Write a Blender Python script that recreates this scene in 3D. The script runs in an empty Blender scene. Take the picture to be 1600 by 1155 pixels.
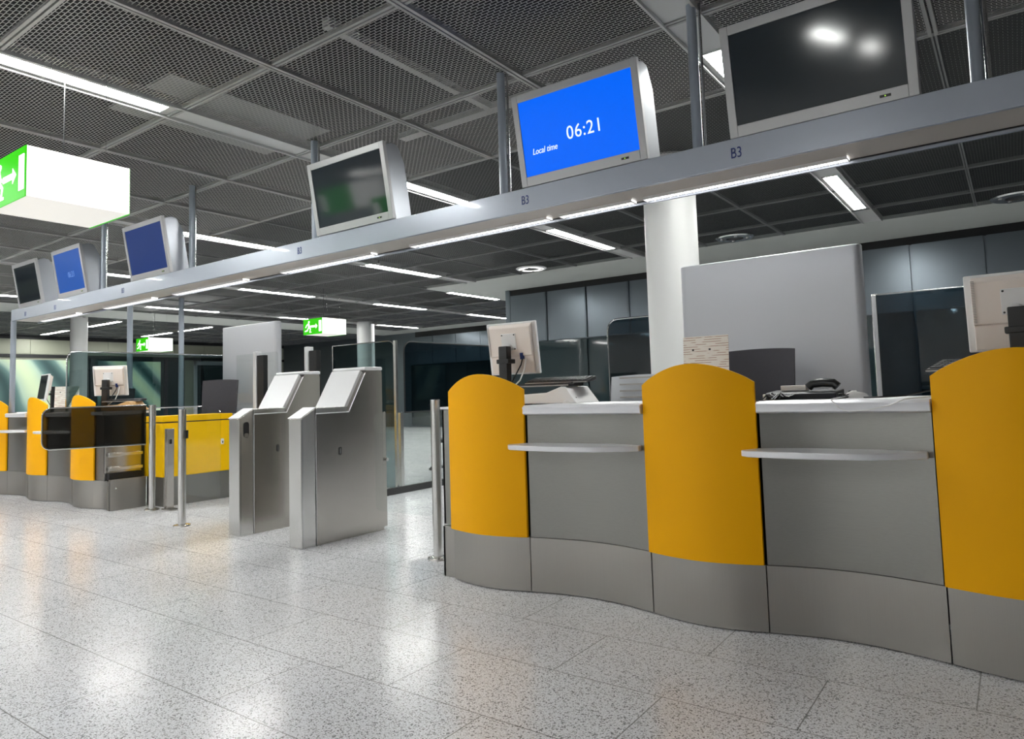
import bpy, bmesh, math, random
from mathutils import Matrix, Vector
random.seed(4)
S = bpy.context.scene
COL = S.collection
PI = math.pi

# ------------------------------------------------------------------ materials
def new_mat(name):
    m = bpy.data.materials.new(name); m.use_nodes = True
    nt = m.node_tree
    return m, nt, nt.nodes['Principled BSDF']

def plain(name, col, rough=.5, metal=0.0, coat=0.0, spec=None, var=0.0, scale=8):
    m, nt, b = new_mat(name)
    b.inputs['Base Color'].default_value = (*col, 1)
    b.inputs['Roughness'].default_value = rough
    b.inputs['Metallic'].default_value = metal
    b.inputs['Coat Weight'].default_value = coat
    if spec is not None: b.inputs['Specular IOR Level'].default_value = spec
    if var:
        tc = nt.nodes.new('ShaderNodeTexCoord'); n = nt.nodes.new('ShaderNodeTexNoise')
        n.inputs['Scale'].default_value = scale; n.inputs['Detail'].default_value = 4
        nt.links.new(tc.outputs['Object'], n.inputs['Vector'])
        mx = nt.nodes.new('ShaderNodeMix'); mx.data_type = 'RGBA'
        mx.inputs['A'].default_value = (*[c*(1-var) for c in col], 1)
        mx.inputs['B'].default_value = (*[min(1, c*(1+var)) for c in col], 1)
        nt.links.new(n.outputs['Fac'], mx.inputs['Factor'])
        nt.links.new(mx.outputs['Result'], b.inputs['Base Color'])
    return m

def emit(name, col, s):
    m, nt, b = new_mat(name)
    b.inputs['Base Color'].default_value = (*[min(1, c*.25) for c in col], 1)
    b.inputs['Emission Color'].default_value = (*col, 1)
    b.inputs['Emission Strength'].default_value = s
    b.inputs['Roughness'].default_value = .3; b.inputs['Specular IOR Level'].default_value = .15
    return m

def steel(name, col, rough, stretch=(60, 60, 1.5), bump=.02, rvar=.10, cvar=.08):
    """brushed steel: fine streaks that change the gloss and the tone a little"""
    m, nt, b = new_mat(name)
    b.inputs['Metallic'].default_value = 1
    tc = nt.nodes.new('ShaderNodeTexCoord'); mp = nt.nodes.new('ShaderNodeMapping')
    mp.inputs['Scale'].default_value = stretch
    n = nt.nodes.new('ShaderNodeTexNoise'); n.inputs['Scale'].default_value = 3; n.inputs['Detail'].default_value = 5
    nt.links.new(tc.outputs['Object'], mp.inputs['Vector']); nt.links.new(mp.outputs['Vector'], n.inputs['Vector'])
    mr = nt.nodes.new('ShaderNodeMapRange')
    mr.inputs['To Min'].default_value = rough - rvar; mr.inputs['To Max'].default_value = rough + rvar
    nt.links.new(n.outputs['Fac'], mr.inputs['Value']); nt.links.new(mr.outputs['Result'], b.inputs['Roughness'])
    mx = nt.nodes.new('ShaderNodeMix'); mx.data_type = 'RGBA'
    mx.inputs['A'].default_value = (*[c*(1-cvar) for c in col], 1)
    mx.inputs['B'].default_value = (*[c*(1+cvar) for c in col], 1)
    nt.links.new(n.outputs['Fac'], mx.inputs['Factor']); nt.links.new(mx.outputs['Result'], b.inputs['Base Color'])
    bp = nt.nodes.new('ShaderNodeBump'); bp.inputs['Strength'].default_value = bump; bp.inputs['Distance'].default_value = .01
    nt.links.new(n.outputs['Fac'], bp.inputs['Height']); nt.links.new(bp.outputs['Normal'], b.inputs['Normal'])
    return m

def glass(name, tint, mixfac, rough=.02):
    """tinted sheet glass: coloured straight-through light plus a clear reflection"""
    m, nt, b = new_mat(name)
    nt.nodes.remove(b)
    out = nt.nodes['Material Output']
    tr = nt.nodes.new('ShaderNodeBsdfTransparent'); tr.inputs['Color'].default_value = (*tint, 1)
    gl = nt.nodes.new('ShaderNodeBsdfGlossy'); gl.inputs['Roughness'].default_value = rough
    fr = nt.nodes.new('ShaderNodeFresnel'); fr.inputs['IOR'].default_value = 1.5
    ml = nt.nodes.new('ShaderNodeMath'); ml.operation = 'MULTIPLY'; ml.inputs[1].default_value = mixfac
    ml.use_clamp = True
    mx = nt.nodes.new('ShaderNodeMixShader')
    ge = nt.nodes.new('ShaderNodeNewGeometry'); inv = nt.nodes.new('ShaderNodeMath'); inv.operation = 'SUBTRACT'; inv.inputs[0].default_value = 1
    m2 = nt.nodes.new('ShaderNodeMath'); m2.operation = 'MULTIPLY'
    nt.links.new(ge.outputs['Backfacing'], inv.inputs[1]); nt.links.new(inv.outputs['Value'], m2.inputs[1])
    nt.links.new(fr.outputs['Fac'], ml.inputs[0]); nt.links.new(ml.outputs['Value'], m2.inputs[0]); nt.links.new(m2.outputs['Value'], mx.inputs['Fac'])
    nt.links.new(tr.outputs['BSDF'], mx.inputs[1]); nt.links.new(gl.outputs['BSDF'], mx.inputs[2])
    nt.links.new(mx.outputs['Shader'], out.inputs['Surface'])
    return m

def granite():
    m, nt, b = new_mat('granite_tiles')
    L = nt.links.new
    tc = nt.nodes.new('ShaderNodeTexCoord')
    def noise(s, d=2):
        n = nt.nodes.new('ShaderNodeTexNoise'); n.inputs['Scale'].default_value = s; n.inputs['Detail'].default_value = d
        L(tc.outputs['Object'], n.inputs['Vector']); return n
    def ramp(src, p0, c0, p1, c1):
        r = nt.nodes.new('ShaderNodeValToRGB')
        r.color_ramp.elements[0].position = p0; r.color_ramp.elements[0].color = (*c0, 1)
        r.color_ramp.elements[1].position = p1; r.color_ramp.elements[1].color = (*c1, 1)
        L(src, r.inputs['Fac']); return r
    v = nt.nodes.new('ShaderNodeTexVoronoi'); v.inputs['Scale'].default_value = 185
    L(tc.outputs['Object'], v.inputs['Vector'])
    sep = nt.nodes.new('ShaderNodeSeparateColor'); L(v.outputs['Color'], sep.inputs['Color'])
    grains = ramp(sep.outputs['Red'], .08, (.10, .10, .105), .28, (.82, .82, .84))
    fine = ramp(noise(190, 2).outputs['Fac'], .36, (.40, .40, .41), .60, (.95, .95, .97))
    mx = nt.nodes.new('ShaderNodeMix'); mx.data_type = 'RGBA'; mx.blend_type = 'MULTIPLY'
    mx.inputs['Factor'].default_value = .75
    L(grains.outputs['Color'], mx.inputs['A']); L(fine.outputs['Color'], mx.inputs['B'])
    # slabs with fine joints, each slab slightly different in tone
    mp = nt.nodes.new('ShaderNodeMapping'); mp.inputs['Location'].default_value = (.20, -1.605, 0)
    L(tc.outputs['Object'], mp.inputs['Vector'])
    br = nt.nodes.new('ShaderNodeTexBrick'); br.inputs['Scale'].default_value = 1
    br.inputs['Brick Width'].default_value = 1.0; br.inputs['Row Height'].default_value = .49
    br.inputs['Mortar Size'].default_value = .0026; br.inputs['Mortar Smooth'].default_value = .1
    br.inputs['Color1'].default_value = (.94, .94, .95, 1); br.inputs['Color2'].default_value = (1, 1, 1, 1)
    br.inputs['Mortar'].default_value = (.26, .25, .24, 1)
    L(mp.outputs['Vector'], br.inputs['Vector'])
    m2 = nt.nodes.new('ShaderNodeMix'); m2.data_type = 'RGBA'; m2.blend_type = 'MULTIPLY'; m2.inputs['Factor'].default_value = 1
    L(mx.outputs['Result'], m2.inputs['A']); L(br.outputs['Color'], m2.inputs['B'])
    hs = nt.nodes.new('ShaderNodeBrightContrast'); hs.inputs['Bright'].default_value = .12
    L(m2.outputs['Result'], hs.inputs['Color'])
    L(hs.outputs['Color'], b.inputs['Base Color'])
    rr = nt.nodes.new('ShaderNodeMapRange'); rr.inputs['To Min'].default_value = .15; rr.inputs['To Max'].default_value = .262
    L(noise(3, 3).outputs['Fac'], rr.inputs['Value']); L(rr.outputs['Result'], b.inputs['Roughness'])
    b.inputs['Specular IOR Level'].default_value = .35
    return m

def expanded_mesh(name='expanded_metal', col=(.50, .49, .47, 1), web=.0215):
    """expanded metal sheet: long staggered openings cut through a painted steel web"""
    m, nt, b = new_mat(name)
    L = nt.links.new
    out = nt.nodes['Material Output']
    b.inputs['Base Color'].default_value = col; b.inputs['Roughness'].default_value = .45
    b.inputs['Metallic'].default_value = .3
    tc = nt.nodes.new('ShaderNodeTexCoord')
    br = nt.nodes.new('ShaderNodeTexBrick'); br.inputs['Scale'].default_value = 10
    br.inputs['Brick Width'].default_value = .52; br.inputs['Row Height'].default_value = .24
    br.inputs['Mortar Size'].default_value = web; br.inputs['Mortar Smooth'].default_value = .35
    L(tc.outputs['Object'], br.inputs['Vector'])
    tr = nt.nodes.new('ShaderNodeBsdfTransparent')
    mx = nt.nodes.new('ShaderNodeMixShader')
    L(br.outputs['Fac'], mx.inputs['Fac']); L(tr.outputs['BSDF'], mx.inputs[1]); L(b.outputs['BSDF'], mx.inputs[2])
    L(mx.outputs['Shader'], out.inputs['Surface'])
    return m

def mural():
    m, nt, b = new_mat('mural_print'); L = nt.links.new
    tc = nt.nodes.new('ShaderNodeTexCoord')
    w = nt.nodes.new('ShaderNodeTexWave'); w.inputs['Scale'].default_value = .35; w.inputs['Distortion'].default_value = 7
    w.inputs['Detail'].default_value = 1; w.inputs['Detail Scale'].default_value = .6
    w.bands_direction = 'DIAGONAL'
    L(tc.outputs['Object'], w.inputs['Vector'])
    r = nt.nodes.new('ShaderNodeValToRGB'); e = r.color_ramp.elements
    e[0].position = 0; e[0].color = (.03, .06, .06, 1); e[1].position = 1; e[1].color = (.42, .50, .33, 1)
    k = e.new(.3); k.color = (.10, .17, .16, 1); k = e.new(.55); k.color = (.30, .40, .32, 1)
    L(w.outputs['Color'], r.inputs['Fac']); L(r.outputs['Color'], b.inputs['Base Color'])
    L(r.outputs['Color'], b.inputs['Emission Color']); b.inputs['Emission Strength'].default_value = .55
    b.inputs['Roughness'].default_value = .25
    return m

def printed_lines():
    m, nt, b = new_mat('printed_sheet'); L = nt.links.new
    tc = nt.nodes.new('ShaderNodeTexCoord')
    mp = nt.nodes.new('ShaderNodeMapping'); mp.inputs['Scale'].default_value = (1, 1, 1)
    L(tc.outputs['Generated'], mp.inputs['Vector'])
    br = nt.nodes.new('ShaderNodeTexNoise'); br.inputs['Scale'].default_value = 14; br.inputs['Detail'].default_value = 0
    mp2 = nt.nodes.new('ShaderNodeMapping'); mp2.inputs['Scale'].default_value = (.35, 1, 1.6)
    L(tc.outputs['Generated'], mp2.inputs['Vector']); L(mp2.outputs['Vector'], br.inputs['Vector'])
    w = nt.nodes.new('ShaderNodeTexWave'); w.bands_direction = 'Z'; w.inputs['Scale'].default_value = 8.5
    L(mp.outputs['Vector'], w.inputs['Vector'])
    r = nt.nodes.new('ShaderNodeValToRGB'); r.color_ramp.elements[0].position = .80; r.color_ramp.elements[1].position = .95
    L(w.outputs['Color'], r.inputs['Fac'])
    r2 = nt.nodes.new('ShaderNodeValToRGB'); r2.color_ramp.elements[0].position = .40; r2.color_ramp.elements[1].position = .5
    L(br.outputs['Fac'], r2.inputs['Fac'])
    mu = nt.nodes.new('ShaderNodeMix'); mu.data_type = 'RGBA'; mu.blend_type = 'MULTIPLY'; mu.inputs['Factor'].default_value = 1
    L(r.outputs['Color'], mu.inputs['A']); L(r2.outputs['Color'], mu.inputs['B'])
    mx = nt.nodes.new('ShaderNodeMix'); mx.data_type = 'RGBA'
    mx.inputs['A'].default_value = (.88, .84, .78, 1); mx.inputs['B'].default_value = (.42, .22, .16, 1)
    L(mu.outputs['Result'], mx.inputs['Factor']); L(mx.outputs['Result'], b.inputs['Base Color'])
    b.inputs['Roughness'].default_value = .35
    return m

M = {
 'floor': granite(),
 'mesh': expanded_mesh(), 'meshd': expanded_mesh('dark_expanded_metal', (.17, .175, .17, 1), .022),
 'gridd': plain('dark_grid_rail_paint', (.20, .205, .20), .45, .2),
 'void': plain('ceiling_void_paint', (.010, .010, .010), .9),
 'grid': plain('grid_rail_paint', (.36, .355, .34), .45, .2),
 'plate': plain('cover_plate_paint', (.27, .27, .265), .5),
 'channel': plain('light_channel_paint', (.50, .50, .49), .4, .1),
 'plaster': plain('plaster', (.46, .48, .45), .8, var=.04, scale=2),
 'black': plain('black_trim', (.006, .006, .007), .5),
 'wallmetal': plain('blue_grey_cladding', (.16, .185, .21), .30, .75, var=.05, scale=1.5),
 'walldark': plain('dark_glazing', (.022, .036, .040), .05, 0, coat=.6, spec=.8),
 'cream': plain('cream_cladding', (.33, .345, .27), .45, .15, var=.05, scale=1),
 'column': plain('column_paint', (.70, .70, .69), .4),
 'partition': plain('partition_paint', (.55, .555, .59), .40, .25),
 'darkpart': plain('dark_partition_paint', (.05, .06, .07), .3),
 'steel': steel('brushed_steel', (.50, .475, .44), .21, (130, 130, .8), .004, .04, .04),
 'steelk': steel('brushed_kick_plate', (.40, .385, .36), .33, (130, 130, .8), .006, .05, .05),
 'steelh': steel('brushed_steel_sheet', (.30, .295, .28), .36, (1.2, 60, 60)),
 'steelb': steel('bright_steel', (.72, .71, .69), .24, (150, 150, .8), .004, .03, .03),
 'satin': plain('satin_aluminium', (.74, .74, .76), .42, .35),
 'steelp': plain('polished_steel', (.62, .62, .62), .18, 1),
 'fascia': plain('fascia_paint', (.47, .51, .59), .26, .2, coat=.25),
 'soffit': plain('gantry_soffit_paint', (.45, .41, .37), .4, .2),
 'pole': plain('pole_paint', (.36, .40, .46), .3, .15),
 'yellow': plain('yellow_laminate', (.95, .45, .0), .42, 0, spec=.18),
 'yellowc': plain('yellow_sheet_metal', (.90, .52, .0), .40, 0, spec=.2),
 'alu': plain('worktop_aluminium', (.82, .82, .86), .32, .25),
 'bezel': plain('silver_bezel', (.50, .50, .51), .38, .3),
 'casing': plain('silver_casing', (.40, .42, .46), .3, .6),
 'off': plain('dark_display', (.022, .030, .038), .09, 0, coat=.0, spec=.6),
 'offblue': emit('dim_blue_display', (.015, .035, .14), .9),
 'blue': emit('blue_display', (.0, .11, .78), 1.0),
 'blue2': emit('far_blue_display', (.02, .08, .32), .9),
 'text': emit('white_lettering', (.75, .85, 1), 1.0),
 'textdim': emit('pale_blue_lettering', (.12, .22, .50), 1.0),
 'navy': plain('navy_lettering', (.012, .03, .16), .4),
 'lamp': emit('lamp_diffuser', (.985, 1, .965), 75),
 'lampg': emit('gantry_lamp', (1, .99, .97), 3.2),
 'ring': emit('ring_lamp', (1, .99, .95), 1.4),
 'signw': emit('lit_white_sign', (1, 1, .96), 1.6),
 'signb': emit('lit_sign_base', (1, .98, .92), .62),
 'signg': emit('lit_green_sign', (.03, .52, .0), .95),
 'led': emit('green_led', (.5, .9, .1), 1.5),
 'blackp': plain('black_plastic', (.008, .008, .009), .38),
 'darkp': plain('dark_grey_plastic', (.022, .023, .027), .4),
 'whitep': plain('white_plastic', (.86, .85, .85), .35),
 'creamp': plain('warm_white_plastic', (.86, .77, .71), .4),
 'slot': plain('grey_plastic', (.42, .40, .38), .5),
 'paper': plain('white_paper', (.75, .73, .70), .6),
 'print': printed_lines(),
 'wood': plain('beech_edge', (.55, .32, .12), .4, var=.15, scale=20),
 'fabric': plain('grey_upholstery', (.052, .050, .060), .75, var=.1, scale=60),
 'ltfab': plain('light_grey_plastic', (.60, .62, .66), .4),
 'smoke': glass('smoked_glass', (.25, .25, .24), 1.0),
 'tint': glass('grey_tinted_glass', (.50, .58, .58), 1.0),
 'darktint': glass('dark_tinted_glass', (.24, .31, .35), 1.2),
 'clear': glass('clear_glass', (.95, .965, .96), .9),
 'mural': mural(),
 'red': plain('red_notice', (.5, .02, .02), .5),
}

# ------------------------------------------------------------------ helpers
class B:
    """collects shapes and links them as ONE mesh object"""
    def __init__(s): s.v = []; s.f = []
    def add(s, vs, fs):
        o = len(s.v); s.v += [tuple(v) for v in vs]; s.f += [tuple(i+o for i in f) for f in fs]; return s
    def box(s, x0, x1, y0, y1, z0, z1):
        vs = [(x, y, z) for z in (z0, z1) for y in (y0, y1) for x in (x0, x1)]
        return s.add(vs, [(0, 2, 3, 1), (4, 5, 7, 6), (0, 1, 5, 4), (2, 6, 7, 3), (0, 4, 6, 2), (1, 3, 7, 5)])
    def cyl(s, p0, p1, r, seg=20, r1=None):
        p0 = Vector(p0); p1 = Vector(p1); d = (p1-p0).normalized(); r1 = r if r1 is None else r1
        a = d.orthogonal().normalized(); b = d.cross(a)
        vs = []
        for p, q in ((p0, r), (p1, r1)):
            for i in range(seg):
                t = 2*PI*i/seg; vs.append(p + (a*math.cos(t)+b*math.sin(t))*q)
        fs = [(i, (i+1) % seg, seg+(i+1) % seg, seg+i) for i in range(seg)]
        fs += [tuple(range(seg-1, -1, -1)), tuple(range(seg, 2*seg))]
        return s.add(vs, fs)
    def prism(s, pts, axis, a0, a1):
        """2-D outline extruded along an axis: x -> pts are (y,z); y -> (x,z); z -> (x,y)"""
        n = len(pts)
        def P(p, a): return {'x': (a, p[0], p[1]), 'y': (p[0], a, p[1]), 'z': (p[0], p[1], a)}[axis]
        vs = [P(p, a0) for p in pts] + [P(p, a1) for p in pts]
        fs = [(i, (i+1) % n, n+(i+1) % n, n+i) for i in range(n)] + [tuple(range(n-1, -1, -1)), tuple(range(n, 2*n))]
        return s.add(vs, fs)
    def tube(s, pts, r, seg=8):
        pts = [Vector(p) for p in pts]; n = len(pts); vs = []; up = None
        for i, p in enumerate(pts):
            d = (pts[min(i+1, n-1)]-pts[max(i-1, 0)]).normalized()
            a = d.orthogonal().normalized() if up is None else (up - d*up.dot(d)).normalized()
            up = a; b = d.cross(a)
            vs += [p+(a*math.cos(2*PI*k/seg)+b*math.sin(2*PI*k/seg))*r for k in range(seg)]
        fs = [(i*seg+k, i*seg+(k+1) % seg, (i+1)*seg+(k+1) % seg, (i+1)*seg+k) for i in range(n-1) for k in range(seg)]
        fs += [tuple(range(seg-1, -1, -1)), tuple(range((n-1)*seg, n*seg))]
        return s.add(vs, fs)
    def lathe(s, prof, c=(0, 0, 0), seg=32):
        vs = []; n = len(prof)
        for k in range(seg):
            t = 2*PI*k/seg
            vs += [(c[0]+r*math.cos(t), c[1]+r*math.sin(t), c[2]+z) for r, z in prof]
        fs = [(k*n+i, ((k+1) % seg)*n+i, ((k+1) % seg)*n+i+1, k*n+i+1) for k in range(seg) for i in range(n-1)]
        return s.add(vs, fs)
    def strip(s, cols, thick):
        """a curved sheet: cols = list of (x, y, [z...]) seen from -y, given thickness backwards (+y)"""
        n = len(cols); m = len(cols[0][2]); vs = []
        for dy in (0, thick):
            for x, y, zs in cols: vs += [(x, y+dy, z) for z in zs]
        A = lambda i, j, b=0: b*n*m+i*m+j
        fs = []
        for i in range(n-1):
            for j in range(m-1):
                fs.append((A(i, j), A(i+1, j), A(i+1, j+1), A(i, j+1)))
                fs.append((A(i, j, 1), A(i, j+1, 1), A(i+1, j+1, 1), A(i+1, j, 1)))
            fs.append((A(i, 0), A(i, 0, 1), A(i+1, 0, 1), A(i+1, 0)))
            fs.append((A(i, m-1), A(i+1, m-1), A(i+1, m-1, 1), A(i, m-1, 1)))
        for j in range(m-1):
            fs.append((A(0, j), A(0, j+1), A(0, j+1, 1), A(0, j, 1)))
            fs.append((A(n-1, j), A(n-1, j, 1), A(n-1, j+1, 1), A(n-1, j+1)))
        return s.add(vs, fs)
    def rot(s, mat): s.v = [tuple(mat @ Vector(v)) for v in s.v]; return s
    def build(s, name, mat, parent=None, bevel=0, smooth=False, seg=2):
        me = bpy.data.meshes.new(name); me.from_pydata(s.v, [], s.f); me.update()
        bm = bmesh.new(); bm.from_mesh(me); bmesh.ops.recalc_face_normals(bm, faces=bm.faces); bm.to_mesh(me); bm.free()
        me.materials.append(M[mat] if isinstance(mat, str) else mat)
        o = bpy.data.objects.new(name, me); COL.objects.link(o)
        if smooth:
            for p in me.polygons: p.use_smooth = True
            try: me.set_sharp_from_angle(angle=math.radians(40))
            except Exception: pass
        if bevel:
            b = o.modifiers.new('Bevel', 'BEVEL'); b.width = bevel; b.segments = seg; b.limit_method = 'ANGLE'; b.angle_limit = math.radians(40)
            for p in me.polygons: p.use_smooth = True
            b.harden_normals = True
        if parent is not None:
            o.parent = parent
            if parent in WORLD: o.matrix_parent_inverse = Matrix.Translation(-Vector(WORLD[parent]))
        return o

WORLD = {}
def tag(o, label, cat, group=None):
    o['label'] = label; o['category'] = cat
    if group: o['group'] = group
    return o
def thing(name, label, cat, loc=(0, 0, 0), rz=0, group=None, world=False):
    o = bpy.data.objects.new(name, None); COL.objects.link(o); o.empty_display_size = .1
    o.location = loc; o.rotation_euler = (0, 0, rz)
    if world: WORLD[o] = loc
    return tag(o, label, cat, group)
def lab(o, text): o['label'] = text; return o
def struct(o): o['kind'] = 'structure'; return o
def dup(root, loc, label, group=None, rz=0, scale=None):
    def cp(o, par):
        c = o.copy(); COL.objects.link(c); c.parent = par
        for ch in list(o.children): cp(ch, c)
        return c
    r = cp(root, None); r.location = loc; r.rotation_euler = (0, 0, rz)
    if scale: r.scale = scale
    r['label'] = label
    if group: r['group'] = group
    return r
def lettering(txt, size, mat, name, parent, mtx, shear=0, extrude=.0008, sx=1.0, spacing=1.0):
    cu = bpy.data.curves.new(name, 'FONT'); cu.body = txt; cu.size = size; cu.shear = shear; cu.extrude = extrude
    cu.space_character = spacing
    t = bpy.data.objects.new(name, cu); COL.objects.link(t); bpy.context.view_layer.update()
    me = bpy.data.meshes.new_from_object(t.evaluated_get(bpy.context.evaluated_depsgraph_get()))
    bpy.data.objects.remove(t); bpy.data.curves.remove(cu)
    me.transform(mtx @ Matrix.Diagonal((sx, 1, 1, 1)))
    me.materials.clear(); me.materials.append(M[mat])
    o = bpy.data.objects.new(name, me); COL.objects.link(o)
    o.parent = parent
    if parent in WORLD: o.matrix_parent_inverse = Matrix.Translation(-Vector(WORLD[parent]))
    return o
def rrect(x0, x1, z0, z1, r, corners=(1, 1, 1, 1), n=6):
    """rounded rectangle outline; corners = bottom-left, bottom-right, top-right, top-left"""
    pts = []
    for (cx, cz, a0, on) in ((x0+r, z0+r, PI, corners[0]), (x1-r, z0+r, 1.5*PI, corners[1]), (x1-r, z1-r, 0, corners[2]), (x0+r, z1-r, .5*PI, corners[3])):
        if on: pts += [(cx+r*math.cos(a0+.5*PI*i/n), cz+r*math.sin(a0+.5*PI*i/n)) for i in range(n+1)]
        else: pts.append(((x0 if cx < (x0+x1)/2 else x1), (z0 if cz < (z0+z1)/2 else z1)))
    return pts
FACE = Matrix.Rotation(PI/2, 4, 'X')       # lettering that faces -y

# ------------------------------------------------------------------ camera
f = 1089.65; yaw, pit, rol = 0.624378619, -0.0728128425, -0.0308984660
c, s_ = math.cos, math.sin
Mr = Matrix(((c(rol), -s_(rol), 0), (s_(rol), c(rol), 0), (0, 0, 1)))
Mp = Matrix(((1, 0, 0), (0, c(pit), -s_(pit)), (0, s_(pit), c(pit))))
My = Matrix(((c(yaw), 0, s_(yaw)), (0, 1, 0), (-s_(yaw), 0, c(yaw))))
Q = Mr @ Mp @ My
dx, dy, dz = Q.col[0], Q.col[2], -Q.col[1]
W2 = lambda k: Vector((dx[k], dy[k], dz[k]))
right, up, back = W2(0), -W2(1), -W2(2)
cam = bpy.data.cameras.new('camera'); co = bpy.data.objects.new('camera', cam); COL.objects.link(co)
co.matrix_world = Matrix(((right[0], up[0], back[0], 0), (right[1], up[1], back[1], 0), (right[2], up[2], back[2], 1.2), (0, 0, 0, 1)))
cam.sensor_width = 36; cam.sensor_fit = 'HORIZONTAL'; cam.lens = 36*f/1600; cam.shift_y = -(577.5-532)/1600
cam.clip_start = .05; cam.clip_end = 200
S.camera = co

# ------------------------------------------------------------------ setting
CZ = 3.5
XR, YF = 7.0, -8.0
struct(B().box(-26.3, XR, YF, 19.2, -.12, 0).build('floor', 'floor'))
# mesh ceiling: thin sheets, open void above
cb = B()
YS = 5.33
cb.box(-18.0, XR, YF, YS, CZ, CZ+.002)
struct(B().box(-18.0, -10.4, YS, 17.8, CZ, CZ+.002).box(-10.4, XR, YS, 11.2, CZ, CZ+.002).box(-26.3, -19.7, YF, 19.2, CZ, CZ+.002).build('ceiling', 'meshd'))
struct(cb.build('ceiling', 'mesh'))
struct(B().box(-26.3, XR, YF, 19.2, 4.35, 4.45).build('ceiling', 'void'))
pl = B()
pl.box(-10.4, -9.25, 11.2, 17.8, CZ-.004, CZ+.05).box(-9.25, XR, 11.2, 13.0, CZ-.004, CZ+.05)
pl.box(-18.0, -9.25, 17.8, 19.2, CZ-.004, CZ+.05).box(-19.7, -18.0, YF, 19.2, CZ-.004, CZ+.05)
struct(pl.build('ceiling', 'plaster'))
# grid rails between the mesh panels
SX = [-1.55, -5.27, -9.07, -12.87, -16.7]; PX = 1.255
g = B(); g2 = B()
xs = []
for a, b2 in zip([2.2]+SX, SX): xs += [a+(b2-a)/3, a+(b2-a)*2/3]
xs += [2.2+PX, 2.2+2*PX, -17.9]
for x in xs:
    g.box(x-.028, x-.006, YF, YS, CZ-.022, CZ+.02).box(x+.006, x+.028, YF, YS, CZ-.022, CZ+.02)
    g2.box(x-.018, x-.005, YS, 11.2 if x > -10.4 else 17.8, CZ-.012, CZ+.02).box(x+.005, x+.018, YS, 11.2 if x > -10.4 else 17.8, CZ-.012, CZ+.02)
y = 2.85-1.24*9
while y < 17.8:
    if y > YF:
        x1 = XR if y < 11.2 else -10.4
        (g if y < YS+.1 else g2).box(-18, x1, y-.026, y-.006, CZ-.014, CZ+.02).box(-18, x1, y+.006, y+.026, CZ-.014, CZ+.02)
    y += 1.24
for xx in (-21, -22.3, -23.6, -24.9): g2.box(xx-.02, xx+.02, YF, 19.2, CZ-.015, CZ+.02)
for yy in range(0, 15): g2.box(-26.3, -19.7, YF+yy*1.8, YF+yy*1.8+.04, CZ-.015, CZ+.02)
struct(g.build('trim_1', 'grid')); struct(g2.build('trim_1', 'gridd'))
ch = B()
for x in SX+[2.2, 5.95]:
    y1 = 11.2 if x > -10.4 else 17.8
    ch.box(x-.115, x+.115, YF, y1, CZ-.004, CZ+.06)
    ch.box(x-.13, x-.115, YF, y1, CZ-.028, CZ+.06).box(x+.115, x+.13, YF, y1, CZ-.028, CZ+.06)
struct(ch.build('trim_2', 'channel'))
# walls
wb = B()
x = -9.25
while x < XR:
    w = min(.985, XR-x); wb.box(x+.012, x+w-.012, 12.80, 12.9, 2.29, 3.36); wb.box(x+w-.045, x+w-.03, 12.79, 12.81, 2.29, 3.36); x += 1.0
wb.box(-9.25, XR, 12.86, 13.0, 0, 3.5)
struct(wb.build('wall_back', 'wallmetal', bevel=0))
wl = B()
x = -9.25
while x < XR:
    w = min(1.98, XR-x); wl.box(x+.008, x+w-.008, 12.79, 12.88, .06, 2.27); x += 2.0
struct(wl.build('window_1', 'walldark'))
struct(B().box(-9.25, XR, 12.84, 12.9, 3.36, 3.5).box(-18.0, -9.4, 18.84, 18.9, 3.3, 3.5).build('trim_3', 'black'))
struct(B().box(-9.37, -9.25, 12.8, 19.0, 0, 3.5).build('wall_return', 'wallmetal'))
wr = B(); x = -18.2
while x < -9.4: wr.box(x+.01, x+1.09, 18.80, 18.95, 2.29, 3.3); x += 1.1
wr.box(-26.3, -9.3, 18.9, 19.1, 0, 3.5)
struct(wr.build('wall_recess', 'wallmetal'))
struct(B().box(-18.2, -9.4, 18.79, 18.9, .06, 2.27).build('window_2', 'walldark'))
# far left wall: cream band over dark glazed doors
X0 = -26.0
struct(B().box(X0-.3, X0, YF, 19.2, 0, 3.5).build('wall_left', 'cream'))
wp = B(); y = 2.0
while y < 19: wp.box(X0, X0+.02, y+.01, y+1.19, 2.9, 3.36); y += 1.2
struct(wp.build('wall_left', 'cream'))
struct(B().box(X0, X0+.04, YF, 19.2, 3.38, 3.5).box(X0, X0+.05, YF, 19.2, 2.78, 2.88).build('trim_4', 'black'))
fr = B()
for y in (6.0, 7.9, 10.6, 11.0, 13.6, 15.0, 17.0): fr.box(X0+.02, X0+.1, y, y+.12, 0, 2.8)
struct(fr.build('trim_5', 'darkp'))
struct(B().box(X0, X0+.03, 10.7, 14.4, .1, 2.78).build('window_3', 'walldark'))
struct(B().box(XR, XR+.2, YF, 13, 0, 3.5).build('wall_right', 'column'))
struct(B().box(-26.3, XR, YF-.2, YF, 0, 3.5).build('wall_front', 'column'))

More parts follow.
